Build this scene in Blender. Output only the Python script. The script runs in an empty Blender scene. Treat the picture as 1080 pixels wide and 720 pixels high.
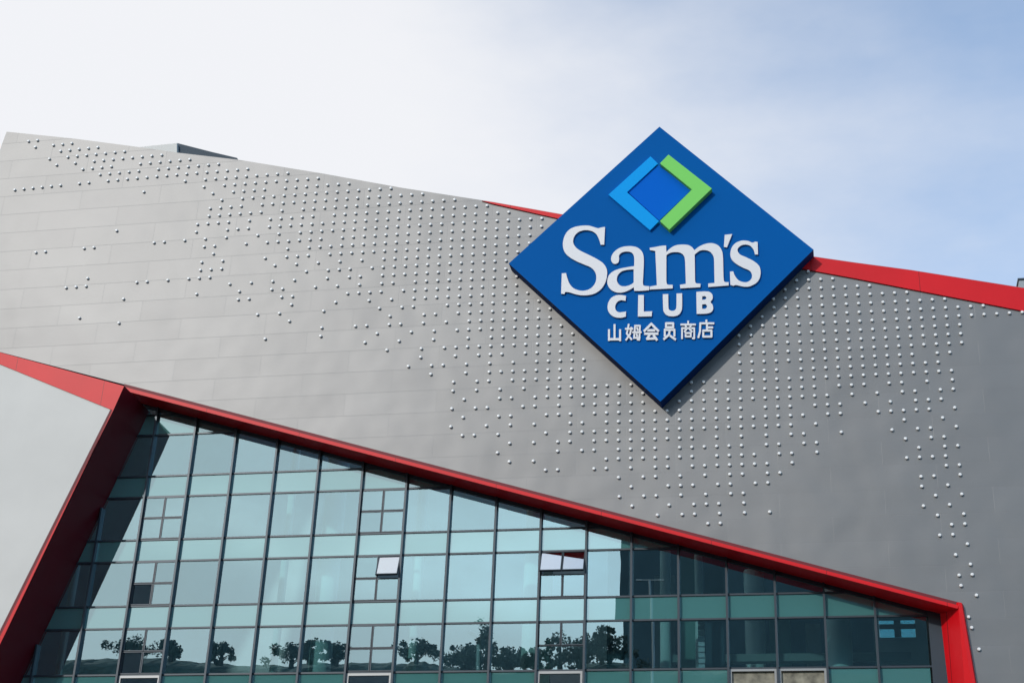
import bpy, bmesh, math, random
from mathutils import Vector, Matrix
from mathutils.geometry import tessellate_polygon
random.seed(7)
SC = bpy.context.scene
COL = SC.collection

# ------------------------------------------------------------------ stud grid of the cladding
# grid -> facade plane (metres), and per row the first and last column of each run of studs
WARP = [[-10.1586, 27.7303], [-0.2308, -8.7395], [1.0734, -0.3884], [-1.7848, 0.5052], [0.9546, -0.2068], [14.5439, -0.2086], [-0.532, 0.259], [1.6251, -0.5509], [-1.2147, 0.3632], [-0.1844, -0.1912], [-0.6248, 0.4506], [0.5879, -0.3397], [-0.098, 0.0239], [-0.1072, 0.1908], [0.1646, -0.0134]]
RUNS = [
    [-47, -46],
    [-46, -46, -44, -42],
    [-43, -39],
    [-44, -44, -42, -36],
    [-43, -43, -41, -41, -39, -32],
    [-40, -37, -34, -29],
    [-38, -34, -32, -26],
    [-47, -42, -40, -39, -37, -23],
    [-29, -29, -27, -19],
    [-33, -33, -27, -27, -25, -16],
    [-26, -26, -24, -21, -19, -13],
    [-25, -25, -23, -9],
    [-26, -23, -21, -6],
    [-26, -21, -19, -19, -17, -3],
    [-35, -35, -27, -24, -22, -22, -20, -16, -14, 0],
    [-27, -27, -24, -22, -20, 2],
    [-43, -42, -38, -37, -31, -30, -28, -28, -26, -26, -24, -24, -21, -21, -19, -19, -17, 5],
    [-26, -25, -22, -22, -20, -15, -13, 5],
    [-25, -25, -18, -18, -16, 4],
    [-26, -26, -24, -24, -20, -20, -18, -16, -14, 4],
    [-37, -37, -26, -24, -19, -19, -17, -17, -15, -15, -13, -13, -11, -11, -9, 3],
    [-39, -37, -32, -31, -29, -29, -27, -25, -16, -16, -14, -12, -10, 2],
    [-23, -23, -21, -21, -19, -19, -17, -17, -14, -14, -12, -11, -9, 2],
    [-33, -33, -26, -26, -22, -22, -19, -18, -15, -15, -13, -13, -11, -11, -9, -8, -6, 3],
    [-22, -21, -18, -17, -12, -9, -7, 3, 28, 28],
    [-37, -37, -17, -17, -13, -13, -10, -10, -8, -8, -6, 4, 27, 30],
    [-33, -33, -20, -20, -18, -18, -14, -14, -9, -9, -7, -6, -3, 5, 26, 33],
    [-17, -17, -8, -8, -5, -4, -2, 6, 25, 36],
    [-14, -14, -11, -10, -8, -7, -5, -5, -3, -3, -1, 6, 24, 39],
    [-19, -19, -14, -14, -9, -9, -6, -6, -4, -4, -2, 7, 24, 42],
    [-10, -10, -7, -7, -4, -4, -1, -1, 1, 8, 23, 45],
    [-8, -8, -5, -5, -3, 8, 22, 40],
    [-5, -5, -2, -2, 0, 2, 4, 8, 22, 40],
    [-6, -6, -4, -3, -1, -1, 1, 1, 3, 3, 5, 9, 22, 40],
    [-4, -4, -1, -1, 1, 9, 22, 36, 38, 39],
    [-2, -2, 0, 1, 3, 9, 22, 25, 27, 38],
    [-2, -2, 0, 0, 2, 2, 4, 4, 6, 13, 18, 39],
    [-1, -1, 2, 3, 5, 14, 17, 28, 30, 32, 34, 35, 37, 37, 39, 39],
    [-2, -2, 0, 1, 4, 5, 7, 7, 9, 29, 31, 31, 33, 33, 35, 36, 38, 39],
    [-1, -1, 2, 3, 6, 8, 10, 22, 24, 26, 28, 30, 32, 32, 34, 34, 36, 38],
    [-2, -2, 1, 1, 3, 3, 5, 5, 8, 9, 11, 27, 29, 30, 33, 37, 39, 39],
    [-1, 0, 2, 2, 6, 6, 8, 26, 28, 28, 35, 35, 38, 38],
    [3, 3, 5, 5, 7, 8, 10, 18, 20, 20, 22, 22, 24, 24, 26, 27, 30, 30, 34, 34, 36, 37, 39, 39],
    [2, 2, 7, 7, 9, 10, 12, 15, 17, 22, 24, 25, 27, 28, 35, 35, 37, 38],
    [3, 3, 5, 5, 11, 18, 20, 23, 25, 26, 28, 28, 36, 36, 38, 39],
    [6, 7, 10, 11, 13, 13, 15, 16, 18, 24, 26, 26, 35, 38],
    [12, 12, 14, 15, 17, 17, 19, 19, 21, 22, 24, 25, 38, 39],
    [13, 13, 16, 18, 20, 21, 23, 24, 36, 37, 39, 39],
    [12, 12, 14, 15, 17, 17, 19, 19, 21, 22, 36, 36, 38, 38],
    [13, 13, 16, 16, 18, 20, 22, 22, 37, 37, 39, 39],
    [15, 15, 17, 18, 20, 20, 22, 22, 24, 24, 36, 36, 38, 38],
    [19, 20, 37, 37, 39, 39],
    [38, 39],
    [37, 38],
    [39, 39],
    [38, 38],
    [39, 39],
    [38, 39],
    [38, 38],
    [39, 39],
    [],
    [38, 38],
    [38, 38],
    [],
    [38, 38],
]

# ------------------------------------------------------------------ camera frame (photo is 1080 x 720)
F = 1660.0
def nrm(v): return v / v.length
_z = nrm(Vector((690 - 540, -3000 - 360, F)))
_x = -nrm(Vector((-8000 - 540, 800 - 360, F)))
_x = nrm(_x - _z * _x.dot(_z))
_y = _z.cross(_x)
R = Matrix((_x, _y, _z))                     # camera frame -> world
FW = R @ Vector((0, 0, 1))
CAM = Vector((0, -48.0 * FW[1], 1.6))
def at(px, py, y=0.0):
    """the point of the vertical plane Y = y seen at a pixel of the photograph"""
    d = R @ Vector(((px - 540) / F, (py - 360) / F, 1))
    return CAM + d * ((y - CAM[1]) / d[1])
def xz(px, py, y=0.0):
    p = at(px, py, y); return (p[0], p[2])
def basis(c, r):
    c /= 40.0; r /= 30.0
    return [c**i * r**j for i in range(5) for j in range(5) if i + j <= 4]
def stud_pos(c, r):
    b = basis(c, r)
    return (sum(b[k] * WARP[k][0] for k in range(15)), sum(b[k] * WARP[k][1] for k in range(15)))

YG = 0.75                                     # plane of the glazing behind the cladding face (y = 0)
YW = -1.1                                     # front of the projecting side wall

# ------------------------------------------------------------------ materials
def lin(h):
    c = [int(h[i:i + 2], 16) / 255 for i in (0, 2, 4)]
    return tuple(v / 12.92 if v <= .04045 else ((v + .055) / 1.055) ** 2.4 for v in c) + (1,)
def mat(name, col, rough=.5, metal=0.0, spec=.5, bump=0.0, bscale=4.0, bdist=.02, var=0.0, vscale=.6, coat=0.0, joints=0):
    m = bpy.data.materials.new(name); m.use_nodes = True
    nt = m.node_tree; N = nt.nodes; L = nt.links; b = N['Principled BSDF']
    b.inputs['Base Color'].default_value = (*col[:3], 1)
    b.inputs['Roughness'].default_value = rough; b.inputs['Metallic'].default_value = metal
    b.inputs['Specular IOR Level'].default_value = spec
    b.inputs['Coat Weight'].default_value = coat
    tc = N.new('ShaderNodeTexCoord')
    if var:
        n = N.new('ShaderNodeTexNoise'); n.inputs['Scale'].default_value = vscale; n.inputs['Detail'].default_value = 5
        L.new(tc.outputs['Object'], n.inputs['Vector'])
        mr = N.new('ShaderNodeMapRange'); mr.inputs[1].default_value = .25; mr.inputs[2].default_value = .75
        mr.inputs[3].default_value = 1 - var; mr.inputs[4].default_value = 1 + var
        L.new(n.outputs['Fac'], mr.inputs[0])
        mx = N.new('ShaderNodeMix'); mx.data_type = 'RGBA'; mx.blend_type = 'MULTIPLY'; mx.inputs[0].default_value = 1
        mx.inputs[6].default_value = (*col[:3], 1); L.new(mr.outputs[0], mx.inputs[7]); L.new(mx.outputs[2], b.inputs['Base Color'])
    if joints:
        sx = N.new('ShaderNodeSeparateXYZ'); L.new(tc.outputs['Object'], sx.inputs[0])
        md = N.new('ShaderNodeMath'); md.operation = 'MODULO'; ax = N.new('ShaderNodeMath'); ax.inputs[1].default_value = 300.8
        L.new(sx.outputs[0], ax.inputs[0]); L.new(ax.outputs[0], md.inputs[0]); md.inputs[1].default_value = joints
        lt = N.new('ShaderNodeMath'); lt.operation = 'LESS_THAN'; lt.inputs[1].default_value = .018; L.new(md.outputs[0], lt.inputs[0])
        jm = N.new('ShaderNodeMix'); jm.data_type = 'RGBA'; jm.inputs[7].default_value = (col[0] * .45, col[1] * .45, col[2] * .45, 1)
        L.new(lt.outputs[0], jm.inputs[0]); L.new(mx.outputs[2], jm.inputs[6]); L.new(jm.outputs[2], b.inputs['Base Color'])
    if bump:
        n = N.new('ShaderNodeTexNoise'); n.inputs['Scale'].default_value = bscale; n.inputs['Detail'].default_value = 2
        L.new(tc.outputs['Object'], n.inputs['Vector'])
        bp = N.new('ShaderNodeBump'); bp.inputs['Strength'].default_value = bump; bp.inputs['Distance'].default_value = bdist
        L.new(n.outputs['Fac'], bp.inputs['Height']); L.new(bp.outputs['Normal'], b.inputs['Normal'])
    return m

def cladding_mat():
    """brushed grey metal panels laid in a running bond"""
    m = bpy.data.materials.new('grey metal cladding'); m.use_nodes = True
    nt = m.node_tree; N = nt.nodes; L = nt.links; b = N['Principled BSDF']
    tc = N.new('ShaderNodeTexCoord'); sx = N.new('ShaderNodeSeparateXYZ'); L.new(tc.outputs['Object'], sx.inputs[0])
    cx = N.new('ShaderNodeCombineXYZ')
    PW, PH = .361 * 8, .295 * 2.5
    x0, z0 = stud_pos(-7.4, -.7)
    ax = N.new('ShaderNodeMath'); ax.inputs[1].default_value = -x0 + 40 * PW; L.new(sx.outputs[0], ax.inputs[0])
    az = N.new('ShaderNodeMath'); az.inputs[1].default_value = -z0 + 60 * PH; L.new(sx.outputs[2], az.inputs[0])
    L.new(ax.outputs[0], cx.inputs[0]); L.new(az.outputs[0], cx.inputs[1])
    br = N.new('ShaderNodeTexBrick'); L.new(cx.outputs[0], br.inputs['Vector'])
    br.offset = .5; br.squash = 1
    br.inputs['Scale'].default_value = 1; br.inputs['Mortar Size'].default_value = .008
    br.inputs['Mortar Smooth'].default_value = .3
    br.inputs['Brick Width'].default_value = PW; br.inputs['Row Height'].default_value = PH
    br.inputs['Color1'].default_value = (.488, .488, .488, 1); br.inputs['Color2'].default_value = (.512, .512, .512, 1)
    br.inputs['Mortar'].default_value = (.5, .5, .5, 1)
    # base colour: panel to panel tone, weathering blotches, sealant lines
    n = N.new('ShaderNodeTexNoise'); n.inputs['Scale'].default_value = .35; n.inputs['Detail'].default_value = 6; n.inputs['Roughness'].default_value = .6
    L.new(tc.outputs['Object'], n.inputs['Vector'])
    mr = N.new('ShaderNodeMapRange'); mr.inputs[1].default_value = .25; mr.inputs[2].default_value = .75
    mr.inputs[3].default_value = .95; mr.inputs[4].default_value = 1.05; L.new(n.outputs['Fac'], mr.inputs[0])
    mx = N.new('ShaderNodeMix'); mx.data_type = 'RGBA'; mx.blend_type = 'MULTIPLY'; mx.inputs[0].default_value = 1
    L.new(br.outputs['Color'], mx.inputs[6]); L.new(mr.outputs[0], mx.inputs[7])
    tint = N.new('ShaderNodeMix'); tint.data_type = 'RGBA'; tint.blend_type = 'MULTIPLY'; tint.inputs[0].default_value = 1
    tint.inputs[7].default_value = (CLAD_COL[0] * 2, CLAD_COL[1] * 2, CLAD_COL[2] * 2, 1)
    L.new(mx.outputs[2], tint.inputs[6]); 
    L.new(tint.outputs[2], b.inputs['Base Color'])
    b.inputs['Metallic'].default_value = CLAD_METAL; b.inputs['Roughness'].default_value = CLAD_ROUGH
    # grooves + oil-canned sheet
    n2 = N.new('ShaderNodeTexNoise'); n2.inputs['Scale'].default_value = 1.0; n2.inputs['Detail'].default_value = 1
    mp = N.new('ShaderNodeMapping'); mp.inputs['Scale'].default_value = (.8, 1, .8); L.new(tc.outputs['Object'], mp.inputs[0]); L.new(mp.outputs[0], n2.inputs['Vector'])
    b1 = N.new('ShaderNodeBump'); b1.inputs['Strength'].default_value = .45; b1.inputs['Distance'].default_value = .06
    L.new(n2.outputs['Fac'], b1.inputs['Height'])
    b2 = N.new('ShaderNodeBump'); b2.invert = True; b2.inputs['Strength'].default_value = .2; b2.inputs['Distance'].default_value = .012
    L.new(br.outputs['Fac'], b2.inputs['Height']); L.new(b1.outputs['Normal'], b2.inputs['Normal'])
    L.new(b2.outputs['Normal'], b.inputs['Normal'])
    return m

def glass_mat(name, refl_tint, body, fac, opaque):
    """tinted mirror glass: a tinted reflection over what lies behind (or over a painted back)"""
    m = bpy.data.materials.new(name); m.use_nodes = True
    nt = m.node_tree; N = nt.nodes; L = nt.links
    N.remove(N['Principled BSDF']); out = N['Material Output']
    g = N.new('ShaderNodeBsdfGlossy'); g.inputs['Roughness'].default_value = 0.0; g.inputs['Color'].default_value = (*refl_tint, 1)
    tc = N.new('ShaderNodeTexCoord')
    n = N.new('ShaderNodeTexNoise'); n.inputs['Scale'].default_value = 1.1; n.inputs['Detail'].default_value = 1
    L.new(tc.outputs['Object'], n.inputs['Vector'])
    bp = N.new('ShaderNodeBump'); bp.inputs['Strength'].default_value = .045; bp.inputs['Distance'].default_value = .01
    L.new(n.outputs['Fac'], bp.inputs['Height']); L.new(bp.outputs['Normal'], g.inputs['Normal'])
    oi = N.new('ShaderNodeObjectInfo'); vr = N.new('ShaderNodeMapRange'); vr.inputs[3].default_value = .86; vr.inputs[4].default_value = 1.0
    L.new(oi.outputs['Random'], vr.inputs[0]); vm = N.new('ShaderNodeMix'); vm.data_type = 'RGBA'; vm.blend_type = 'MULTIPLY'; vm.inputs[0].default_value = 1
    vm.inputs[6].default_value = (*refl_tint, 1); L.new(vr.outputs[0], vm.inputs[7]); L.new(vm.outputs[2], g.inputs['Color'])
    if opaque:
        t = N.new('ShaderNodeBsdfDiffuse')
    else:
        t = N.new('ShaderNodeBsdfTransparent')
    t.inputs['Color'].default_value = (*body, 1)
    fr = N.new('ShaderNodeFresnel'); fr.inputs['IOR'].default_value = 1.5
    mr = N.new('ShaderNodeMapRange'); mr.inputs[1].default_value = .04; mr.inputs[2].default_value = 1
    mr.inputs[3].default_value = fac; mr.inputs[4].default_value = 1
    L.new(fr.outputs[0], mr.inputs[0])
    mx = N.new('ShaderNodeMixShader'); L.new(mr.outputs[0], mx.inputs[0])
    L.new(t.outputs[0], mx.inputs[1]); L.new(g.outputs[0], mx.inputs[2]); L.new(mx.outputs[0], out.inputs['Surface'])
    return m

CLAD_COL = (.218, .218, .218); CLAD_METAL = .58; CLAD_ROUGH = .495
M = dict(
    clad=cladding_mat(),
    stud=mat('stud white aluminium', (.95, .95, .94), .35, 0, .5),
    light_wall=mat('light grey wall panel', (.70, .69, .655), .55, 0, .4, bump=.25, bscale=1.0, bdist=.03, var=.05),
    red=mat('red painted metal', (.76, .003, .010), .45, 0, .3, bump=.1, bscale=1.5, bdist=.01, var=.08, joints=3.1),
    red_shade=mat('shaded red reveal', (.13, .006, .014), .5, 0, .25, var=.12),  # darker copy of the red; the reveal's shade is put into the colour
    soffit=mat('deep red soffit sheet', (.78, .008, .022), .5, 0, .25, var=.08),
    red_dark=mat('dark red gasket', (.17, .006, .014), .6),
    frame=mat('dark anodised aluminium', (.045, .06, .075), .4, .3),
    frame_light=mat('pale aluminium frame', (.35, .36, .36), .4, .4),
    sign=mat('blue sign face', (.001, .113, .41), .6, 0, .04, var=.04, vscale=.3),
    sign_side=mat('shaded blue sign return', (.001, .03, .14), .6, 0, .1, 0, .4),  # face blue darkened; the shade on the edges is in the colour
    em_mid=mat('emblem blue', (.001, .14, .66), .6, 0, .04),
    em_blue=mat('emblem sky blue', (.001, .37, .92), .6, 0, .1),
    em_green=mat('emblem lime green', (.24, .74, .16), .6, 0, .1),
    white=mat('white letter acrylic', (.82, .82, .84), .35),
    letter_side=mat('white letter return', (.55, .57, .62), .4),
    pane=glass_mat('tinted vision glass', (.68, .94, 1.0), (.62, .96, 1.0), .46, False),
    pane_open=glass_mat('bright open vent glass', (.93, .97, 1.0), (.7, .9, .9), .80, False),  # stronger mirror than the other panes; bright sky glare built into the material
    clear=glass_mat('clear inner glass face', (1, 1, 1), (.95, .97, .97), .02, False),
    spandrel=glass_mat('teal spandrel glass', (.72, .92, .97), (.11, .33, .31), .44, True),
    concrete=mat('interior concrete', (.30, .33, .32), .8, var=.15),
    inner=mat('interior dark wall', (.42, .50, .49), .8, var=.2),
    column=mat('interior painted column', (.72, .84, .79), .6, var=.08),
    part_green=mat('green partition', (.20, .36, .31), .7, var=.15),
    dark_wall=mat('dark navy partition', (.02, .06, .09), .6, var=.3),
    beige=mat('beige interior blind', (.26, .24, .18), .7, var=.7, vscale=4),
    roof=mat('roof membrane', (.35, .35, .35), .8, var=.1),
    dark_clad=mat('blue grey roof sheet', (.06, .085, .11), .6, 0, .2),
    ground=mat('asphalt ground', (.06, .06, .06), .9, var=.25, vscale=.3),
    hill=mat('wooded hill', (.035, .06, .05), .95, var=.6, vscale=.25, bump=1, bscale=.5, bdist=1.5),
    bark=mat('bark', (.05, .04, .03), .9),
    leaf=mat('leaves', (.09, .12, .10), .8, var=.4, vscale=.8),
    tower=mat('dark tower wall', (.045, .095, .115), .6, var=.25, vscale=.1),
    tower_glass=mat('tower window', (.02, .035, .05), .1),
)

# ------------------------------------------------------------------ object helpers
def link(name, me, parent=None, mats=()):
    o = bpy.data.objects.new(name, me); COL.objects.link(o)
    for m in mats: me.materials.append(m)
    if parent: o.parent = parent
    return o
def finish(bm, name, mats, parent=None, smooth=False):
    bmesh.ops.recalc_face_normals(bm, faces=bm.faces)
    me = bpy.data.meshes.new(name); bm.to_mesh(me); bm.free()
    if smooth:
        for p in me.polygons: p.use_smooth = True
    if not isinstance(mats, (list, tuple)): mats = [mats]
    return link(name, me, parent, mats)
def tag(o, label=None, cat=None, group=None, kind=None):
    for k, v in (('label', label), ('category', cat), ('group', group), ('kind', kind)):
        if v: o[k] = v
    return o
def thing(name, label, cat, loc=(0, 0, 0), group=None):
    o = bpy.data.objects.new(name, None); COL.objects.link(o); o.location = loc
    return tag(o, label, cat, group)
def box(bm, x0, x1, y0, y1, z0, z1, mi=0):
    v = [bm.verts.new((x, y, z)) for x in (x0, x1) for y in (y0, y1) for z in (z0, z1)]
    for f in ((0, 1, 3, 2), (4, 6, 7, 5), (0, 4, 5, 1), (2, 3, 7, 6), (0, 2, 6, 4), (1, 5, 7, 3)):
        bm.faces.new([v[i] for i in f]).material_index = mi
def prism(bm, poly, y0, y1, side=0, face=0, holes=()):
    """extrude an outline of the facade plane from y0 (front) to y1 (back)"""
    loops = [list(poly)] + [list(h) for h in holes]
    flat = [p for l in loops for p in l]
    vf = [bm.verts.new((p[0], y0, p[1])) for p in flat]
    vb = [bm.verts.new((p[0], y1, p[1])) for p in flat]
    for tri in tessellate_polygon([[Vector((p[0], p[1], 0)) for p in l] for l in loops]):
        for vs in (vf, vb):
            try: bm.faces.new([vs[i] for i in tri]).material_index = face
            except ValueError: pass
    k = 0
    for l in loops:
        n = len(l)
        for i in range(n):
            a, b = k + i, k + (i + 1) % n
            bm.faces.new((vf[a], vf[b], vb[b], vb[a])).material_index = side
        k += n
def slab(name, poly, y0, y1, m, parent, **kw):
    bm = bmesh.new(); prism(bm, poly, y0, y1, **kw)
    return finish(bm, name, m, parent)
def px_slab(name, pts, y0, y1, m, parent, plane=None, **kw):
    return slab(name, [xz(x, y, y0 if plane is None else plane) for x, y in pts], y0, y1, m, parent, **kw)
def line_x(p, q, z): t = (z - p[1]) / (q[1] - p[1]); return p[0] + (q[0] - p[0]) * t
def line_z(p, q, x): t = (x - p[0]) / (q[0] - p[0]); return p[1] + (q[1] - p[1]) * t
def clip(poly, keep):
    """keep(p) signed distance, >= 0 stays"""
    out = []
    for i in range(len(poly)):
        a, b = poly[i], poly[(i + 1) % len(poly)]
        da, db = keep(a), keep(b)
        if da >= 0: out.append(a)
        if da * db < 0:
            t = da / (da - db); out.append((a[0] + (b[0] - a[0]) * t, a[1] + (b[1] - a[1]) * t))
    return out
def side(p, q):
    """signed distance to the line p-q, positive to its right"""
    dx, dz = q[0] - p[0], q[1] - p[1]; n = math.hypot(dx, dz)
    return lambda a: ((a[0] - p[0]) * dz - (a[1] - p[1]) * dx) / n

# ------------------------------------------------------------------ world, sun, camera
w = bpy.data.worlds.new('World'); SC.world = w; w.use_nodes = True
N = w.node_tree.nodes; L = w.node_tree.links
SUN = Vector((-.53, -1.0, .57)).normalized()
el = math.asin(SUN[2]); az = math.atan2(SUN[0], SUN[1])
st = N.new('ShaderNodeTexSky'); st.sky_type = 'NISHITA'; st.sun_disc = False
st.sun_elevation = el; st.sun_rotation = az % (2 * math.pi); st.dust_density = 1.3; st.air_density = 1.0; st.ozone_density = 1.2
bg = N['Background']; bg.inputs['Strength'].default_value = .15
tc = N.new('ShaderNodeTexCoord')
def noise(scale, detail, stretch, off):
    mp = N.new('ShaderNodeMapping'); mp.inputs['Scale'].default_value = stretch; mp.inputs['Location'].default_value = off
    n = N.new('ShaderNodeTexNoise'); n.inputs['Scale'].default_value = scale; n.inputs['Detail'].default_value = detail
    n.inputs['Roughness'].default_value = .55
    L.new(tc.outputs['Generated'], mp.inputs[0]); L.new(mp.outputs[0], n.inputs['Vector']); return n
n1 = noise(1.6, 7, (1, 1, 2.2), CLOUD_OFF if 'CLOUD_OFF' in globals() else (3.1, 1.2, .4))
n2 = noise(.9, 2, (1, 1, 1), (.3, 4.0, 2.0))
ad = N.new('ShaderNodeMath'); ad.operation = 'MULTIPLY_ADD'; ad.inputs[1].default_value = 1.5; L.new(n1.outputs['Fac'], ad.inputs[0]); L.new(n2.outputs['Fac'], ad.inputs[2])
cm = N.new('ShaderNodeMapRange'); cm.interpolation_type = 'SMOOTHSTEP'
cm.inputs[1].default_value = .58; cm.inputs[2].default_value = 1.45; cm.inputs[3].default_value = .12; cm.inputs[4].default_value = .97
sxy = N.new('ShaderNodeSeparateXYZ'); L.new(tc.outputs['Generated'], sxy.inputs[0])
wst = N.new('ShaderNodeMath'); wst.operation = 'MULTIPLY_ADD'; wst.inputs[1].default_value = -1.5; wst.inputs[2].default_value = -.38   # more cloud to the west
L.new(sxy.outputs[0], wst.inputs[0])
ad2 = N.new('ShaderNodeMath'); ad2.operation = 'ADD'; L.new(ad.outputs[0], ad2.inputs[0]); L.new(wst.outputs[0], ad2.inputs[1])
L.new(ad2.outputs[0], cm.inputs[0])
cl = N.new('ShaderNodeMix'); cl.data_type = 'RGBA'
cl.inputs[7].default_value = (6.05, 6.1, 6.3, 1)
L.new(cm.outputs[0], cl.inputs[0]); air = N.new('ShaderNodeMix'); air.data_type = 'RGBA'; air.blend_type = 'MULTIPLY'; air.inputs[0].default_value = 1
air.inputs[7].default_value = (1.06, 1.40, 1.56, 1); L.new(st.outputs[0], air.inputs[6]); L.new(air.outputs[2], cl.inputs[6]); L.new(cl.outputs[2], bg.inputs['Color'])
sd = bpy.data.lights.new('sun', 'SUN'); sd.energy = 1.75; sd.angle = math.radians(1.2); sd.color = (1, .965, .915)
so = bpy.data.objects.new('sun', sd); COL.objects.link(so); so.rotation_euler = SUN.to_track_quat('Z', 'Y').to_euler()
cd = bpy.data.cameras.new('camera'); co = bpy.data.objects.new('camera', cd); COL.objects.link(co)
cd.sensor_width = 36; cd.sensor_fit = 'HORIZONTAL'; cd.lens = F / 1080 * 36; cd.clip_end = 5000; cd.clip_start = .1
rt, up, bk = R @ Vector((1, 0, 0)), R @ Vector((0, -1, 0)), R @ Vector((0, 0, -1))
co.matrix_world = Matrix.Translation(CAM) @ Matrix((rt, up, bk)).transposed().to_4x4()
SC.camera = co
SC.view_settings.view_transform = 'Standard'; SC.view_settings.look = 'None'
SC.cycles.caustics_reflective = False
SC.cycles.caustics_refractive = False
SC.view_settings.exposure = 0.0; SC.view_settings.gamma = 1

# ------------------------------------------------------------------ key lines of the facade
def trim(px): return 371 + .2614 * px             # lower edge of the cladding in the photograph
FASC = -.18
s0, s1 = xz(131, trim(131) + 6.4, FASC), xz(1010, trim(1010) + 6.4, FASC)          # underside of the red fascia
j0, j1 = xz(131, 411, YW), xz(-10, 703, YW)                                   # inner edge of the side wall
r0, r1 = xz(989.5, 646, YG), xz(998, 720, YG)                                 # right jamb, back edge
e0, e1 = xz(1010.5, 634.5, FASC), xz(1025, 720, FASC)                          # right jamb, front edge
G0 = 0.0
def foot(p, q, z=G0): return (line_x(p, q, z), z)

store = thing('store_building', 'grey studded metal store building with red edged slanted glass front', 'building')

# cladding ------------------------------------------------------------
top = [(7, 139), (80, 146.5), (160, 157), (186, 161), (253, 168.8), (340, 183), (423, 198), (520, 213), (593, 226), (720, 247), (857, 270.3), (900, 276.5), (960, 284.5), (1020, 294), (1080, 303.5), (1300, 342)]
top_xz = [xz(x, y) for x, y in top]
xr = top_xz[-1][0]
left_low = xz(-73, 352)
outline = top_xz + [(xr, G0), foot(e0, e1), xz(1011, trim(1011)), xz(131, trim(131)), left_low]
clad = slab('cladding', outline, 0, .35, M['clad'], store)

# studs: the hundred largest in view each on their own, the far ones as one part
def inside_sign(p, poly):
    return all(side(poly[i], poly[(i + 1) % 4])(p) > -.02 for i in range(4))
SIGN = [(536.5, 277.8), (695.5, 133.7), (858, 263.2), (696.5, 423.3)]
YS = -.50                                       # front of the sign
sign_xz = [xz(x, y, YS) for x, y in SIGN]
dome = []
def stud_mesh(bm, x, z):
    n = 8; r = .047; rings = []
    for (rr, yy) in ((r, 0.0), (r, -.045), (r * .94, -.056), (r * .7, -.063)):
        rings.append([bm.verts.new((x + rr * math.cos(2 * math.pi * i / n), yy, z + rr * math.sin(2 * math.pi * i / n))) for i in range(n)])
    for a, b in zip(rings, rings[1:]):
        for i in range(n): bm.faces.new((a[i], a[(i + 1) % n], b[(i + 1) % n], b[i]))
    tip = bm.verts.new((x, -.066, z))
    for i in range(n): bm.faces.new((rings[-1][i], rings[-1][(i + 1) % n], tip))
pts = []
for k, run in enumerate(RUNS):
    for c0, c1 in zip(run[::2], run[1::2]):
        for c in range(c0, c1 + 1):
            p = stud_pos(c, k - 14)
            if not inside_sign(p, sign_xz): pts.append(p)
pts.sort(key=lambda p: (Vector((p[0], 0, p[1])) - CAM).length)
bm = bmesh.new(); stud_mesh(bm, 0, 0)
first = finish(bm, 'stud', M['stud'], clad)
for n_, p in enumerate(pts[:100]):
    o = first
    if n_:
        o = first.copy(); COL.objects.link(o); o.parent = clad
    o.location = (p[0], 0, p[1])
bm = bmesh.new()
for p in pts[100:]: stud_mesh(bm, *p)
far = finish(bm, 'stud_field', M['stud'], clad); far['kind'] = 'stuff'

# red coping along the roof edge
cop = [(508, 211.6), (520, 213.2), (593, 226.2), (720, 247.2), (857, 270.5), (900, 276.7), (960, 284.7), (1020, 294.2), (1080, 303.7), (1300, 342.2),
       (1300, 374), (1080, 328), (1020, 316.3), (960, 304.8), (900, 293.2), (854, 284.8), (720, 257), (593, 231.4), (520, 215)]
px_slab('coping', cop, -.05, .40, M['red'], store)

# body of the building behind the cladding
bm = bmesh.new()
back = 15.0
yb = .351
xl = left_low[0]
prof = [(xl - 2.2, G0), (xl - 2.2, left_low[1]), top_xz[0], top_xz[3], top_xz[7], top_xz[10], top_xz[-1], (xr, G0)]
fr = [bm.verts.new((p[0], yb, p[1] - .004)) for p in prof]; bk_ = [bm.verts.new((p[0], back, p[1] - .004)) for p in prof]
for i in range(len(prof) - 1):
    if i not in (3, 4): bm.faces.new((fr[i], fr[i + 1], bk_[i + 1], bk_[i]))  # roof gap made up to let daylight fill the interior
finish(bm, 'roof', M['roof'], store)
hx0, hz0 = xz(928, 672, back); hx1, hz1 = xz(964, 640, back)       # a window in the rear wall, sky behind it
bm = bmesh.new()
va = [bm.verts.new((prof[i][0], yb, prof[i][1])) for i in (3, 4, 5)]; vb = [bm.verts.new((prof[i][0], back, prof[i][1])) for i in (3, 4, 5)]
for i in (0, 1): bm.faces.new((va[i], va[i + 1], vb[i + 1], vb[i]))
bmesh.ops.solidify(bm, geom=bm.faces[:], thickness=.02)
finish(bm, 'added_skylight', M['clear'], store)  # added roof glazing over the gap, for fill light behind the front glass
slab('rear_wall', prof, back, back + .3, M['inner'], store, holes=[[(hx0, hz0), (hx1, hz0), (hx1, hz1), (hx0, hz1)]])
bm = bmesh.new()
cxm = (hx0 + hx1) / 2
box(bm, cxm - .12, cxm + .12, back - .1, back - .01, hz0, hz1)
for t in (.33, .62): box(bm, hx0, hx1, back - .14, back - .10, hz0 + (hz1 - hz0) * t - .09, hz0 + (hz1 - hz0) * t + .09)
finish(bm, 'rear_window_frame', M['frame'], store)
bm = bmesh.new(); box(bm, hx0 + .01, hx1 - .01, back + .1, back + .12, hz0 + .01, hz1 - .01); finish(bm, 'rear_window_pane', M['pane'], store)

# raised piece of roof behind the left parapet
px_slab('rear_parapet', [(140, 156), (186.5, 151), (186.5, 170), (140, 170)], 1.2, 1.6, M['light_wall'], store)
px_slab('rear_parapet', [(187, 151), (222, 160.0), (250, 166.6), (250, 186), (187, 180)], 1.35, 2.4, M['dark_clad'], store)

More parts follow.
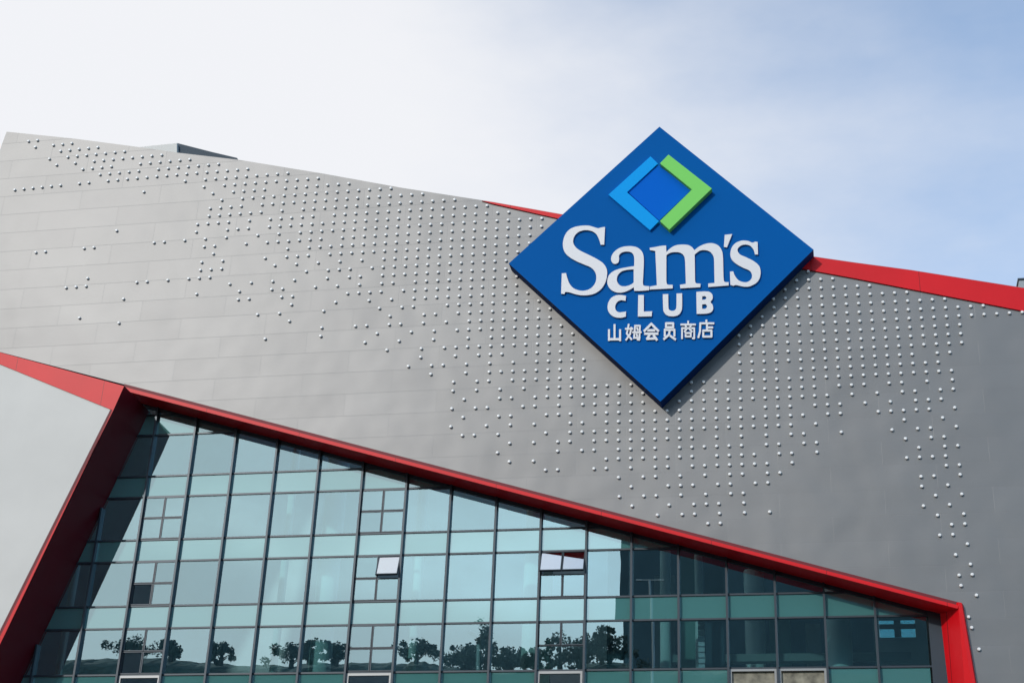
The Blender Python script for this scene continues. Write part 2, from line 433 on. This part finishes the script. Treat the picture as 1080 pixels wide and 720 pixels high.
# red fascia and soffit over the glass
fa0, fa1 = xz(131, trim(131) + 2.6, FASC), xz(1011, trim(1011) + 2.6, FASC)
slab('fascia', [fa0, fa1, s1, s0], FASC, -.092, M['red'], store)
g0, g1 = xz(131, trim(131) - .6, -.09), xz(1011, trim(1011) - .6, -.09)
h0, h1 = xz(131, trim(131) + 4, -.09), xz(1011, trim(1011) + 4, -.09)
slab('fascia_gasket', [g0, g1, h1, h0], -.09, -.002, M['red_dark'], store)
def ofs(p, d): return (p[0], p[1] + d)
slab('soffit', [ofs(s0, .003), ofs(s1, .003), ofs(s1, .055), ofs(s0, .055)], -.090, YG + .15, M['soffit'], store)

# projecting side wall on the left
jf = foot(j0, j1)
def lower(px): return 384 + .403 * px               # top edge of the light wall
wl = xz(-260, lower(-260), YW)
o0, o1 = xz(116.5, 431.5, YW), xz(-40, 744, YW)     # right edge of the light panel
of = foot(o0, o1)
slab('side_wall', [xz(116.5, 431.5, YW), of, (wl[0], G0), xz(-260, trim(-260) + 36, YW), xz(-92, 347, YW)], YW, .0, M['light_wall'], store)
slab('red_band', [xz(-92, 346.5, YW - .02), xz(131, 407.0, YW - .02), xz(119, 432.5, YW - .02)], YW - .02, -.004, [M['red'], M['red_shade']], store, side=1)
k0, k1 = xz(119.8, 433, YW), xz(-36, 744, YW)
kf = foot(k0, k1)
slab('jamb', [xz(131.4, 407.2, YW), jf, kf, xz(120.2, 432.2, YW)], YW - .03, YG + .12, [M['red'], M['red_shade']], store, side=1)
slab('jamb_gasket', [xz(116.8, 432, YW), xz(119.6, 433, YW), (kf[0] - .02, G0), (of[0] + .02, G0)], YW - .012, YG, M['red_dark'], store)

# right jamb, splayed towards the glass
bm = bmesh.new()
ef = foot(e0, e1); rf = foot(r0, r1)
e0t = (e0[0], e0[1] + .0); 
A = [(e0t, FASC), (r0, YG), ((e0[0] + .35, e0[1] + .0), YG), ((e0[0] + .09, e0[1] - .02), FASC)]
B = [(ef, FASC), (rf, YG), ((ef[0] + .35, G0), YG), ((ef[0] + .09, G0), FASC)]
va = [bm.verts.new((p[0], y, p[1])) for p, y in A]; vb = [bm.verts.new((p[0], y, p[1])) for p, y in B]
for i in range(4): bm.faces.new((va[i], va[(i + 1) % 4], vb[(i + 1) % 4], vb[i]))
bm.faces.new(va); bm.faces.new(vb)
finish(bm, 'jamb', M['red'], store)

# ------------------------------------------------------------------ curtain wall
MX = [at(x, 640, YG)[0] for x in (136, 181, 227, 274, 322, 371, 420, 469, 519, 568, 617.5, 666, 716, 767, 818, 869.5, 922.5, 977)]
MX = [MX[0] - 1.37 * k for k in (4, 3, 2, 1)] + MX                  # bays under the shade of the side wall too
TZ = [12.88]
for k in range(5): TZ += [TZ[0] + 2.09 * k + 1.40, TZ[0] + 2.09 * (k + 1)]
TZ = [TZ[0] - 2.79, TZ[0] - 2.09, TZ[0] - .69] + TZ                 # two more bands below the picture
ZB = TZ[0]
ks = side(s1, s0); kj = side(j1, j0)
def in_open(poly, inset=0.0):
    for k in (lambda p: side(s0, s1)(p) - inset, lambda p: side(j1, j0)(p) - inset): poly = clip(poly, k)
    return poly
xR = MX[-1] + .02
bm = bmesh.new()
zt = lambda x: min(line_z(s0, s1, x), line_z(j1, j0, x))
box(bm, line_x(j0, j1, ZB) - .3, xR + .6, YG - .06, YG + .12, ZB - .25, ZB - .03)
cw = finish(bm, 'curtain_wall', M['frame'], store)
# head rail following the soffit
slab('head_rail', [ofs(s0, -.10), ofs((xR, line_z(s0, s1, xR)), -.10), (xR, line_z(s0, s1, xR)), s0], YG - .05, YG + .1, M['frame'], cw)
for x in MX[:-1]:
    z1 = zt(x)
    if z1 < ZB + .3: continue
    bm = bmesh.new(); box(bm, x - .03, x + .03, YG - .13, YG + .14, ZB - .03, z1)
    finish(bm, 'mullion', M['frame'], cw)
for z in TZ:
    xa = max(line_x(j0, j1, z), MX[0]); xb = xR
    if z > s1[1]: xb = min(xb, line_x(s0, s1, z))
    if xb - xa < .3: continue
    bm = bmesh.new(); box(bm, xa, xb, YG - .035, YG + .11, z - .026, z + .026)
    finish(bm, 'transom', M['frame'], cw)
bm = bmesh.new(); box(bm, xR, r0[0] + .35, YG - .08, YG + .2, ZB - .25, line_z(s0, s1, xR) + .1)
finish(bm, 'pilaster', M['frame'], store)
for zc in (13.9, 12.6):
    pass

def wavy(poly, y, m, name, parent, t=.014):
    o = slab(name, poly, y, y + t, [m, M['clear']], parent, side=1)
    for p in o.data.polygons:                      # the coating is on the outer face only
        if p.center[1] > y + t - .001: p.material_index = 1
    a, b = random.uniform(-.002, .002), random.uniform(-.002, .002); c0 = o.data.vertices[0].co.copy()
    for q in o.data.vertices: q.co.y += a * (q.co.x - c0.x) + b * (q.co.z - c0.z)
    return o
def sash(x0, x1, z0, z1, ang=0.0, glass=True):
    """small top hung vent: four frame bars and its glass"""
    bm = bmesh.new(); f = .026
    for b in ((x0, x1, z0, z0 + f), (x0, x1, z1 - f, z1), (x0, x0 + f, z0 + f, z1 - f), (x1 - f, x1, z0 + f, z1 - f)):
        box(bm, b[0], b[1], YG - .05, YG + .02, b[2], b[3])
    if glass: box(bm, x0 + f, x1 - f, YG - .03, YG - .018, z0 + f, z1 - f, 1)
    if glass and not ang:
        for fc in bm.faces:
            if fc.material_index == 1 and fc.calc_center_median()[1] > YG - .02: fc.material_index = 2
    if ang: bmesh.ops.rotate(bm, verts=bm.verts, cent=(x0, YG - .05, z1), matrix=Matrix.Rotation(ang, 3, 'X'))
    return finish(bm, 'vent_sash', [M['frame'], M['pane'] if not ang else M['pane_open'], M['clear']], cw)
VENT = {4: {2: 'full', 3: 'open_ll', 4: 'open_ll'}, 9: {2: 'full', 3: 'swing_ur', 4: 'full'}, 13: {3: 'swing_top', 4: 'upper', 2: None}}
#       bay index in MX -> band from the top of the visible rows: 2 = z 17.06, 3 = 14.97, 4 = 12.88
ZROW = {12.88: 4, 14.97: 3, 17.06: 2, 19.15: 1, 21.24: 0}
for i in range(len(MX) - 1):
    for k in range(len(TZ) - 1):
        z0, z1 = TZ[k] + .026, TZ[k + 1] - .026
        x0, x1 = MX[i] + .03, MX[i + 1] - .03
        poly = in_open([(x0, z0), (x1, z0), (x1, z1), (x0, z1)], .005)
        if len(poly) < 3: continue
        area = abs(sum(poly[a][0] * poly[(a + 1) % len(poly)][1] - poly[(a + 1) % len(poly)][0] * poly[a][1] for a in range(len(poly)))) / 2
        if area < .03: continue
        tall = z1 - z0 > 1
        row = ZROW.get(round(TZ[k], 2))
        v = VENT.get(i, {}).get(row) if tall else None
        if v and len(poly) == 4:
            xm, zm = (x0 + x1) / 2, (z0 + z1) / 2
            q = {'ul': (x0, xm - .008, zm + .008, z1), 'ur': (xm + .008, x1, zm + .008, z1), 'll': (x0, xm - .008, z0, zm - .008), 'lr': (xm + .008, x1, z0, zm - .008)}
            for key, b in q.items():
                a = 0
                if v == 'swing_top' and key in ('ul', 'ur') or v == 'swing_ur' and key == 'ur': a = -.34
                if v == 'upper' and key in ('ll', 'lr'): continue
                sash(*b, ang=a, glass=not (v == 'open_ll' and key == 'll'))
            if v == 'upper': wavy([(x0, z0), (x1, z0), (x1, zm - .02), (x0, zm - .02)], YG, M['pane'], 'window_pane', cw)
            continue
        if not tall and i in (4, 9, 13) and TZ[k] < 12.6 and TZ[k] > 12:
            bm = bmesh.new(); f = .07
            for b in ((x0, x1, z1 - f, z1), (x0, x0 + f, z0, z1 - f), (x1 - f, x1, z0, z1 - f)): box(bm, b[0], b[1], YG - .05, YG + .05, b[2], b[3])
            finish(bm, 'vent_sash', M['frame_light'], cw); continue
        if not tall and i in (17, 18) and 12 < TZ[k] < 12.6:
            bm = bmesh.new(); f = .06
            for b in ((x0, x1, z1 - f, z1), (x0, x0 + f, z0, z1 - f), (x1 - f, x1, z0, z1 - f)): box(bm, b[0], b[1], YG - .05, YG + .05, b[2], b[3])
            box(bm, x0 + f, x1 - f, YG + .03, YG + .05, z0, z1 - f, 1)
            finish(bm, 'vent_sash', [M['frame_light'], M['beige']], cw); continue
        wavy(poly, YG, M['pane'] if tall else M['spandrel'], 'window_pane' if tall else 'spandrel_panel', cw)
# plinth wall under the glass
bm = bmesh.new(); box(bm, foot(j0, j1)[0] - .2, foot(r0, r1)[0] + .3, YG - .02, YG + .2, G0, ZB - .25)
finish(bm, 'base_wall', M['light_wall'], store)

# inside: floors, columns, rear partition
for z in (TZ[1] - .4,):
    bm = bmesh.new(); box(bm, MX[0] - 3, xR + 2, YG + .5, back - .3, z, z + .45)
    finish(bm, 'floor_slab', M['concrete'], store)
def column(px, py, y, r, z0=0.0):
    x = at(px, py, y)[0]; bm = bmesh.new()
    zt_ = min(line_z(s0, s1, x) + 1.0, 26)
    bmesh.ops.create_cone(bm, segments=20, radius1=r, radius2=r, depth=zt_ - z0, cap_ends=True, matrix=Matrix.Translation((x, y, (z0 + zt_) / 2)))
    finish(bm, 'interior_column', M['column'], store, smooth=True)
for px, py, y, r in ((885, 680, 2.6, .36), (795, 615, 4.5, .3), (702, 690, 3.2, .16), (738, 690, 2.4, .12), (560, 690, 3.0, .3), (438, 640, 3.0, .16), (291, 680, 2.4, .12), (345, 620, 4, .35), (65, 690, 3, .12)):
    column(px, py, y, r)

def partition(px0, px1, y, m, z0=8.0, z1=22.0):
    x0, x1 = at(px0, 680, y)[0], at(px1, 680, y)[0]
    z1 = min(z1, line_z(s0, s1, max(x0, x1)) + .5) if x1 - x0 < 3 else z1
    bm = bmesh.new(); box(bm, x0, x1, y, y + .18, z0, z1); finish(bm, 'partition', M[m], store)  # the wide dark_wall one is added to keep the right bays dark
partition(640, 662, 3.4, 'dark_wall'); partition(668, 922, 9.5, 'dark_wall', 8.0, 30.0); partition(718, 734, 3.0, 'part_green'); partition(744, 764, 3.2, 'dark_wall'); partition(812, 834, 5.0, 'part_green')  # the wide navy panel is added to keep the right bays dark
partition(690, 712, 5.5, 'concrete'); partition(850, 866, 6.5, 'concrete'); partition(556, 580, 3.6, 'column'); partition(905, 918, 4.5, 'dark_wall')
for zz, y in ((13.75, 3.4), (15.9, 5.2), (18.0, 4.2)):
    bm = bmesh.new(); box(bm, at(700, 680, y)[0], at(960, 680, y)[0], y - .15, y + .15, zz, zz + .22); finish(bm, 'interior_beam', M['concrete'], store)
bm = bmesh.new(); x = at(740, 690, 1.5)[0]
for k in range(22): box(bm, x - .09, x + .09, 1.45, 1.55, 11.0 + k * .16, 11.12 + k * .16)
box(bm, x - .03, x + .03, 1.56, 1.62, 10.0, 14.6)
finish(bm, 'ladder_panel', M['white'], store)

# bent white pipe just inside the glass
bm = bmesh.new()
path = [at(504.5, 760, 1.5), at(504.5, 700, 1.5), at(505, 684, 1.5), at(504, 674, 1.5), at(500, 668.5, 1.5), at(495, 666.5, 1.5)]
ring0 = None
for i, p in enumerate(path):
    d = (path[min(i + 1, len(path) - 1)] - path[max(i - 1, 0)]).normalized(); a_ = Vector((0, 1, 0)); c_ = d.cross(a_)
    ring1 = [bm.verts.new(p + (a_ * math.cos(k * math.pi / 5) + c_ * math.sin(k * math.pi / 5)) * .075) for k in range(10)]
    if ring0:
        for k in range(10): bm.faces.new((ring0[k], ring0[(k + 1) % 10], ring1[(k + 1) % 10], ring1[k]))
    ring0 = ring1
finish(bm, 'vent_pipe', M['white'], store, smooth=True)

# small unit on the roof at the right edge
u = at(1081, 297, 3.0)
ru = thing('rooftop_unit', 'small grey unit on the roof at the right edge above the red coping', 'roof unit', (u[0], 3.0, u[2] - 2))
bm = bmesh.new(); box(bm, -.22, .5, -.3, .3, 0, 1.9); finish(bm, 'casing', M['frame_light'], ru)
bm = bmesh.new(); box(bm, -.25, .53, -.33, .33, 1.9, 1.96); finish(bm, 'lid', M['frame'], ru)

# ------------------------------------------------------------------ the sign
sb = at(697, 280, 0)
sign = thing('store_sign', 'blue diamond store sign with white lettering mounted on the grey studded facade', 'sign', (sb[0], 0, sb[2]))
def sp(pts, y): return [(p[0] - sb[0], p[1] - sb[2]) for p in (xz(a, b, y) for a, b in pts)]
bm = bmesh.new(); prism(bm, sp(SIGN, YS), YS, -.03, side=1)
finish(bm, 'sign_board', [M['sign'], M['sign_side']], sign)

def spline(pts, closed=True, step=6):
    """smooth outline through the points; a point given as (x, y, 1) is a corner"""
    n = len(pts); out = []
    for i in range(n):
        p1, p2 = pts[i], pts[(i + 1) % n]
        c1, c2 = len(p1) > 2, len(p2) > 2
        out.append(p1[:2])
        if c1 and c2: continue
        p0 = pts[i - 1] if not c1 else (2 * p1[0] - p2[0], 2 * p1[1] - p2[1])
        p3 = pts[(i + 2) % n] if not c2 else (2 * p2[0] - p1[0], 2 * p2[1] - p1[1])
        for s in range(1, step):
            t = s / step
            q = []
            for a in (0, 1):
                q.append(.5 * (2 * p1[a] + (p2[a] - p0[a]) * t + (2 * p0[a] - 5 * p1[a] + 4 * p2[a] - p3[a]) * t * t + (3 * p1[a] - p0[a] - 3 * p2[a] + p3[a]) * t ** 3))
            out.append(tuple(q))
    return out
YL = YS - .06                                    # face of the letters
def glyph(name, ox, oy, zoom, outer, holes=(), m=None, label=None, y=YL, back=None):
    f = lambda pts: sp([(ox + a / zoom, oy + b / zoom) for a, b in spline(pts)], y)
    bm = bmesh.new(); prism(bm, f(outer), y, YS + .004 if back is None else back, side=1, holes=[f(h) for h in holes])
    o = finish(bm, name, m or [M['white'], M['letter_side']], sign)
    if label: o['label'] = label
    return o
k = 1
glyph('letter', 580, 225, 7.2, [(418,103,k),(412,238,k),(385,238,k),(372,195),(350,155),(310,132),(260,128),(215,143),(185,175),(176,215),(190,250),(225,280),(285,310),(345,340),(400,375),(428,415),(434,455),(425,510),(400,560),(360,597),(310,617),(250,622),(200,615),(150,600),(118,597),(110,612,k),(85,610,k),(90,455,k),(122,453,k),(132,490),(150,535),(180,568),(225,585),(270,585),(315,565),(345,525),(352,480),(340,440),(310,410),(260,388),(200,362),(140,325),(108,285),(98,235),(108,180),(135,135),(175,108),(230,95),(290,93),(330,103),(365,113),(385,108,k)], label='large white serif capital S')
glyph('letter', 580, 225, 7.2, [(465,355),(468,325),(490,290),(530,262),(580,250),(630,250),(670,263),(700,292),(712,335),(712,400),(708,480),(706,530),(715,548),(755,553,k),(752,583,k),(690,588),(640,588,k),(637,560,k),(605,580),(560,598),(510,600),(465,580),(440,545),(436,510),(448,470),(480,440),(530,420),(590,408),(640,400,k),(640,340),(632,310),(610,293),(575,290),(545,298),(525,318),(525,345),(520,370),(500,383),(478,378)],
      [[(636,425,k),(590,428),(545,440),(515,470),(508,505),(520,535),(545,552),(580,552),(615,540),(636,525,k)]], label='white serif small a')
glyph('letter', 690, 235, 7.2, [(-35,190,k),(-32,207,k),(8,213,k),(20,473,k),(-32,483,k),(-35,506,k),(140,497,k),(140,470,k),(100,467),(92,440,k),(92,245,k),(120,228),(160,222),(200,228),(228,255),(235,300,k),(240,463,k),(195,470,k),(198,497,k),(350,488,k),(352,462,k),(318,458),(310,440,k),(307,240,k),(345,212),(385,207),(425,220),(450,255),(455,300,k),(458,456,k),(410,460,k),(410,487,k),(565,475,k),(565,450,k),(535,447),(527,420),(524,330),(522,260),(515,215),(490,175),(445,155),(400,157),(350,175),(305,207,k),(285,183),(255,168),(210,165),(160,172),(120,195),(92,222,k),(90,172,k),(50,175),(10,183)], label='white serif small m')
glyph('letter', 690, 235, 7.2, [(535,91,k),(592,85,k),(552,186,k),(529,183,k)], label='white apostrophe')
glyph('letter', 690, 235, 7.2, [(785,145,k),(788,240,k),(765,240,k),(755,205),(730,175),(695,165),(660,172),(635,195),(635,218),(655,242),(700,262),(755,290),(795,325),(808,370),(800,420),(775,455),(730,480),(690,485),(650,478),(620,472),(600,478,k),(578,470,k),(575,370,k),(600,368,k),(612,400),(640,435),(680,450),(715,445),(740,420),(740,385),(720,360),(670,338),(615,305),(585,270),(578,230),(590,185),(620,152),(665,135),(710,137),(745,150),(765,143,k)], label='white serif small s')
glyph('letter', 630, 300, 8, [(242,95,k),(238,138,k),(200,132),(168,147),(151,180),(156,215),(180,233),(212,232),(242,226,k),(240,270,k),(200,280),(150,275),(110,250),(88,210),(90,160),(115,115),(155,92),(200,88)], label='white sans serif capital C')
glyph('letter', 630, 300, 8, [(345,88,k),(392,88,k),(392,228,k),(462,225,k),(458,268,k),(342,270,k)], label='white sans serif capital L')
glyph('letter', 630, 300, 8, [(552,82,k),(598,80,k),(600,190),(608,213),(633,222),(658,212),(667,185),(668,76,k),(715,74,k),(715,190),(705,230),(680,258),(635,268),(590,260),(562,232),(555,195)], label='white sans serif capital U')
glyph('letter', 630, 300, 8, [(835,62,k),(900,58),(945,62),(970,85),(972,120),(955,147),(972,170),(977,205),(960,232),(920,245),(838,248,k)],
      [[(884,100,k),(908,98),(921,112),(908,126),(884,128,k)], [(884,168,k),(912,166),(926,185),(911,204),(884,205,k)]], label='white sans serif capital B')

# the six Chinese characters, each drawn from its strokes
def hanzi(box_px, strokes, label, wd=14):
    (x0, y0, x1, y1) = [v / 8 for v in box_px]; x0 += 630; x1 += 630; y0 += 300; y1 += 300
    bm = bmesh.new()
    for n_, s in enumerate(strokes):
        w_ = wd
        for a, b in zip(s, s[1:]):
            dx, dy = b[0] - a[0], b[1] - a[1]; l = math.hypot(dx, dy) or 1; ux, uy = dx / l, dy / l
            e = w_ * .28
            qa = [(a[0] - ux * e - uy * w_ / 2, a[1] - uy * e + ux * w_ / 2), (b[0] + ux * e - uy * w_ / 2, b[1] + uy * e + ux * w_ / 2),
                  (b[0] + ux * e + uy * w_ / 2, b[1] + uy * e - ux * w_ / 2), (a[0] - ux * e + uy * w_ / 2, a[1] - uy * e - ux * w_ / 2)]
            hanzi.d = (hanzi.d + .0021) % .02                     # strokes cross: keep their faces off one plane
            y = YS - .04 - hanzi.d
            prism(bm, sp([(x0 + (x1 - x0) * p / 100, y0 + (y1 - y0) * q / 100 - (x1 - x0) * 0) for p, q in qa], y), y, YS + .004, side=1)
    o = finish(bm, 'character', [M['white'], M['letter_side']], sign); o['label'] = label
hanzi.d = 0
hanzi((85, 335, 205, 478), [[(50,3),(50,86)], [(11,33),(11,94)], [(89,33),(89,96)], [(11,88),(89,88)]], 'white Chinese character for mountain')
hanzi((235, 330, 370, 474), [[(22,4),(10,58),(40,92)], [(38,22),(31,60),(5,95)], [(2,30),(46,30)], [(62,10),(55,86)], [(62,12),(92,12),(88,94),(76,92)], [(55,83),(92,83)], [(47,50),(99,50)], [(74,24),(79,38)], [(71,61),(76,74)]], 'white Chinese character second from the left', 11)
hanzi((390, 328, 520, 472), [[(50,2),(4,44)], [(50,2),(96,44)], [(28,40),(72,40)], [(8,60),(92,60)], [(42,62),(22,90)], [(22,90),(82,87)], [(66,70),(86,96)]], 'white Chinese character with a roof shape')
hanzi((550, 320, 668, 465), [[(25,5),(76,5),(76,28),(25,28),(25,5)], [(16,78),(16,42),(85,42),(85,78)], [(50,50),(47,70),(10,96)], [(56,78),(92,98)]], 'white Chinese character fourth from the left')
hanzi((700, 312, 832, 458), [[(50,-2),(50,12)], [(4,17),(96,17)], [(32,21),(38,33)], [(68,21),(62,33)], [(11,98),(11,38),(89,38),(89,97),(78,96)], [(40,43),(27,58)], [(59,43),(75,58)], [(34,66),(67,66),(67,86),(34,86),(34,66)]], 'white Chinese character with a box inside a frame', 11)
hanzi((848, 305, 986, 450), [[(52,-3),(52,12)], [(14,15),(97,15)], [(15,15),(13,62),(3,97)], [(56,25),(56,55)], [(56,39),(90,39)], [(33,57),(83,57),(83,92),(33,92),(33,57)]], 'white Chinese character furthest right', 12)

# emblem: two chevrons round a darker diamond
Z6 = 926 / 135
em = lambda pts: [(630 + a / Z6, 150 + b / Z6) for a, b in pts]
def plate(name, pts, y, m, label):
    bm = bmesh.new(); prism(bm, sp(em(pts), y), y, YS + .004); o = finish(bm, name, m, sign); o['label'] = label
plate('emblem_diamond', [(440,166), (680,345), (448,566), (222,360)], YS - .04, M['em_mid'], 'mid blue diamond between the two chevrons')
plate('emblem_chevron', [(385,103), (438,155), (214,362), (446,571), (380,636), (80,380)], YS - .09, M['em_blue'], 'sky blue chevron pointing left')
plate('emblem_chevron', [(515,90), (828,335), (520,632), (453,570), (685,342), (453,153)], YS - .20, M['em_green'], 'lime green chevron pointing right')

# ------------------------------------------------------------------ surroundings, seen mirrored in the glass
bm = bmesh.new()
v = [bm.verts.new(p) for p in ((-1500, -1500, 0), (1500, -1500, 0), (1500, 1500, 0), (-1500, 1500, 0))]; bm.faces.new(v)
tag(finish(bm, 'ground', M['ground']), kind='structure')
def mir(px, py, yv):
    """real place of what the glass shows mirrored at a pixel, yv metres behind the pane"""
    p = at(px, py, YG + yv); return Vector((p[0], YG - yv, p[2]))
HY = 110.0
bm = bmesh.new()
crest = [(-260, 712), (-60, 704), (90, 699), (160, 696), (230, 699), (300, 704), (360, 703), (420, 700), (440, 697), (470, 704), (520, 707), (640, 705), (760, 712), (900, 716), (1150, 722)]
cr = []
for (a, b), (c, d) in zip(crest, crest[1:]):
    for s in range(6):
        t = s / 6; p = mir(a + (c - a) * t, b + (d - b) * t - 3, HY); cr.append(p + Vector((0, 0, random.uniform(-.12, .12))))
prev = None
for p in cr:
    ring = [bm.verts.new((p[0], p[1] + 38, -1)), bm.verts.new((p[0], p[1] + 14, p[2] * .62)), bm.verts.new((p[0], p[1] + 2, p[2] * .97)), bm.verts.new((p[0], p[1], p[2])), bm.verts.new((p[0], p[1] - 90, -1))]
    if prev:
        for i in range(4): bm.faces.new((prev[i], prev[i + 1], ring[i + 1], ring[i]))
    prev = ring
tag(finish(bm, 'hill', M['hill'], smooth=True), kind='structure')
def tree(px, py, wpx, label, hfrac=1.0, n=1500):
    t = mir(px, py, HY - 3)
    e = mir(px + wpx / 2, py, HY - 3); rad = abs(e[0] - t[0])
    base = None
    hz = min(cr, key=lambda p: abs(p[0] - t[0]))[2]
    H_ = max(t[2] - hz, 1.2)
    root = thing('tree', label, 'tree', (t[0], t[1], hz - 1.0), 'trees on the hill opposite the store')
    bm = bmesh.new()
    bmesh.ops.create_cone(bm, segments=7, radius1=.28, radius2=.1, depth=H_ + .4, matrix=Matrix.Translation((0, 0, (H_ + .4) / 2)))
    for a in range(5):
        ang = a * 1.9; ln = rad * .6
        bmesh.ops.create_cone(bm, segments=5, radius1=.1, radius2=.03, depth=ln, matrix=Matrix.Translation((math.cos(ang) * ln * .35, math.sin(ang) * ln * .35, H_ * (.45 + .07 * a))) @ Matrix.Rotation(ang, 4, 'Z') @ Matrix.Rotation(.9, 4, 'Y'))
    finish(bm, 'trunk', M['bark'], root)
    bm = bmesh.new()
    clumps = []
    for _ in range(12):
        u_, v_ = random.uniform(-1, 1), random.uniform(0, 1)
        clumps.append((u_ * rad * .85, random.uniform(-.6, .6) * rad, 1.0 + H_ * (1 - hfrac * (.15 + .85 * v_) * (1 if abs(u_) < .5 else 1.2)) , rad * random.uniform(.12, .42)))
    for _ in range(5): clumps.append((random.uniform(-1.3, 1.3) * rad, random.uniform(-.8, .8) * rad, random.uniform(.4, 1.3), rad * random.uniform(.15, .32)))
    clumps.append((0, 0, 1.0 + H_ * .86, rad * .35))
    for _ in range(n):
        c = random.choice(clumps)
        d = Vector((random.gauss(0, 1), random.gauss(0, 1), random.gauss(0, .8))); d = d.normalized() * c[3] * random.random() ** .4
        p = Vector(c[:3]) + d
        s = random.uniform(.08, .24)
        a = Vector((random.gauss(0, 1), random.gauss(0, 1), random.gauss(0, 1))).normalized(); b = a.orthogonal().normalized()
        bm.faces.new([bm.verts.new(p + a * s), bm.verts.new(p + b * s * .6), bm.verts.new(p - a * s), bm.verts.new(p - b * s * .6)])
    finish(bm, 'crown', M['leaf'], root)
tree(145, 680, 44, 'thin loose tree on the hill, left end of the mirrored row')
tree(237, 686, 26, 'small loose tree on the hill mirrored in the third bay')
tree(309, 679, 42, 'round dark tree on the hill mirrored in the fifth bay')
tree(331, 677, 34, 'round dark tree beside its twin on the hill mirrored in the fifth bay')
tree(436, 688, 46, 'low bushy tree on the hill mirrored in the seventh bay')
tree(512, 655, 56, 'tall broad tree, the tallest of the mirrored row', .9, 2200)
tree(492, 680, 36, 'loose tree leaning beside the tallest mirrored tree', .8)
tree(590, 668, 46, 'bushy tree mirrored under the open vents', .8, 1400)
tree(632, 664, 36, 'open crowned tree mirrored beside the dark tower', .8)
for px_, py_, w_ in ((176, 693, 26), (352, 690, 30), (540, 682, 44), (566, 684, 34), (610, 684, 40)):
    tree(px_, py_, w_, 'low shrubby tree in the row along the hill crest opposite the store')
tree(640, 676, 60, 'broad low tree at the foot of the dark tower', .9, 1800)

tp = mir(654, 640, 150.0); tq = mir(1090, 640, 150.0); th = mir(800, 520, 150.0)[2]
tower = thing('apartment_tower', 'dark apartment tower across the street, mirrored in the right glass bays', 'building', (tp[0], tp[1], 0))
tw = tq[0] - tp[0]
bm = bmesh.new(); box(bm, 0, tw, -18, 0, 0, th)
finish(bm, 'wall', M['tower'], tower)
bm = bmesh.new(); box(bm, -.4, tw + .4, -18.4, .4, th, th + 1.0); finish(bm, 'roof', M['roof'], tower)
lp = mir(686, 609, 60.0)
lamp = thing('street_lamp', 'tall twin arm street lamp mirrored in the dark right glass', 'street lamp', (lp[0], lp[1], 0))
bm = bmesh.new(); bmesh.ops.create_cone(bm, segments=12, radius1=.16, radius2=.08, depth=lp[2], cap_ends=True, matrix=Matrix.Translation((0, 0, lp[2] / 2))); finish(bm, 'pole', M['frame_light'], lamp)
bm = bmesh.new(); box(bm, -.55, .55, -.04, .04, lp[2] + .002, lp[2] + .08); finish(bm, 'arm', M['frame_light'], lamp)
for sx_ in (-1, 1):
    bm = bmesh.new(); box(bm, sx_ * .75 - .2, sx_ * .75 + .2, -.11, .11, lp[2] - .02, lp[2] + .09); finish(bm, 'lamp_head', M['frame_light'], lamp)
nz, nx = 14, 9
for a in range(nx):
    for b in range(6):
        bm = bmesh.new(); x0 = 2 + a * (tw - 4) / nx; z0 = 28 + b * 4.0
        box(bm, x0, x0 + 2.2, .003, .06, z0, z0 + 1.8); finish(bm, 'window', M['tower_glass'], tower)
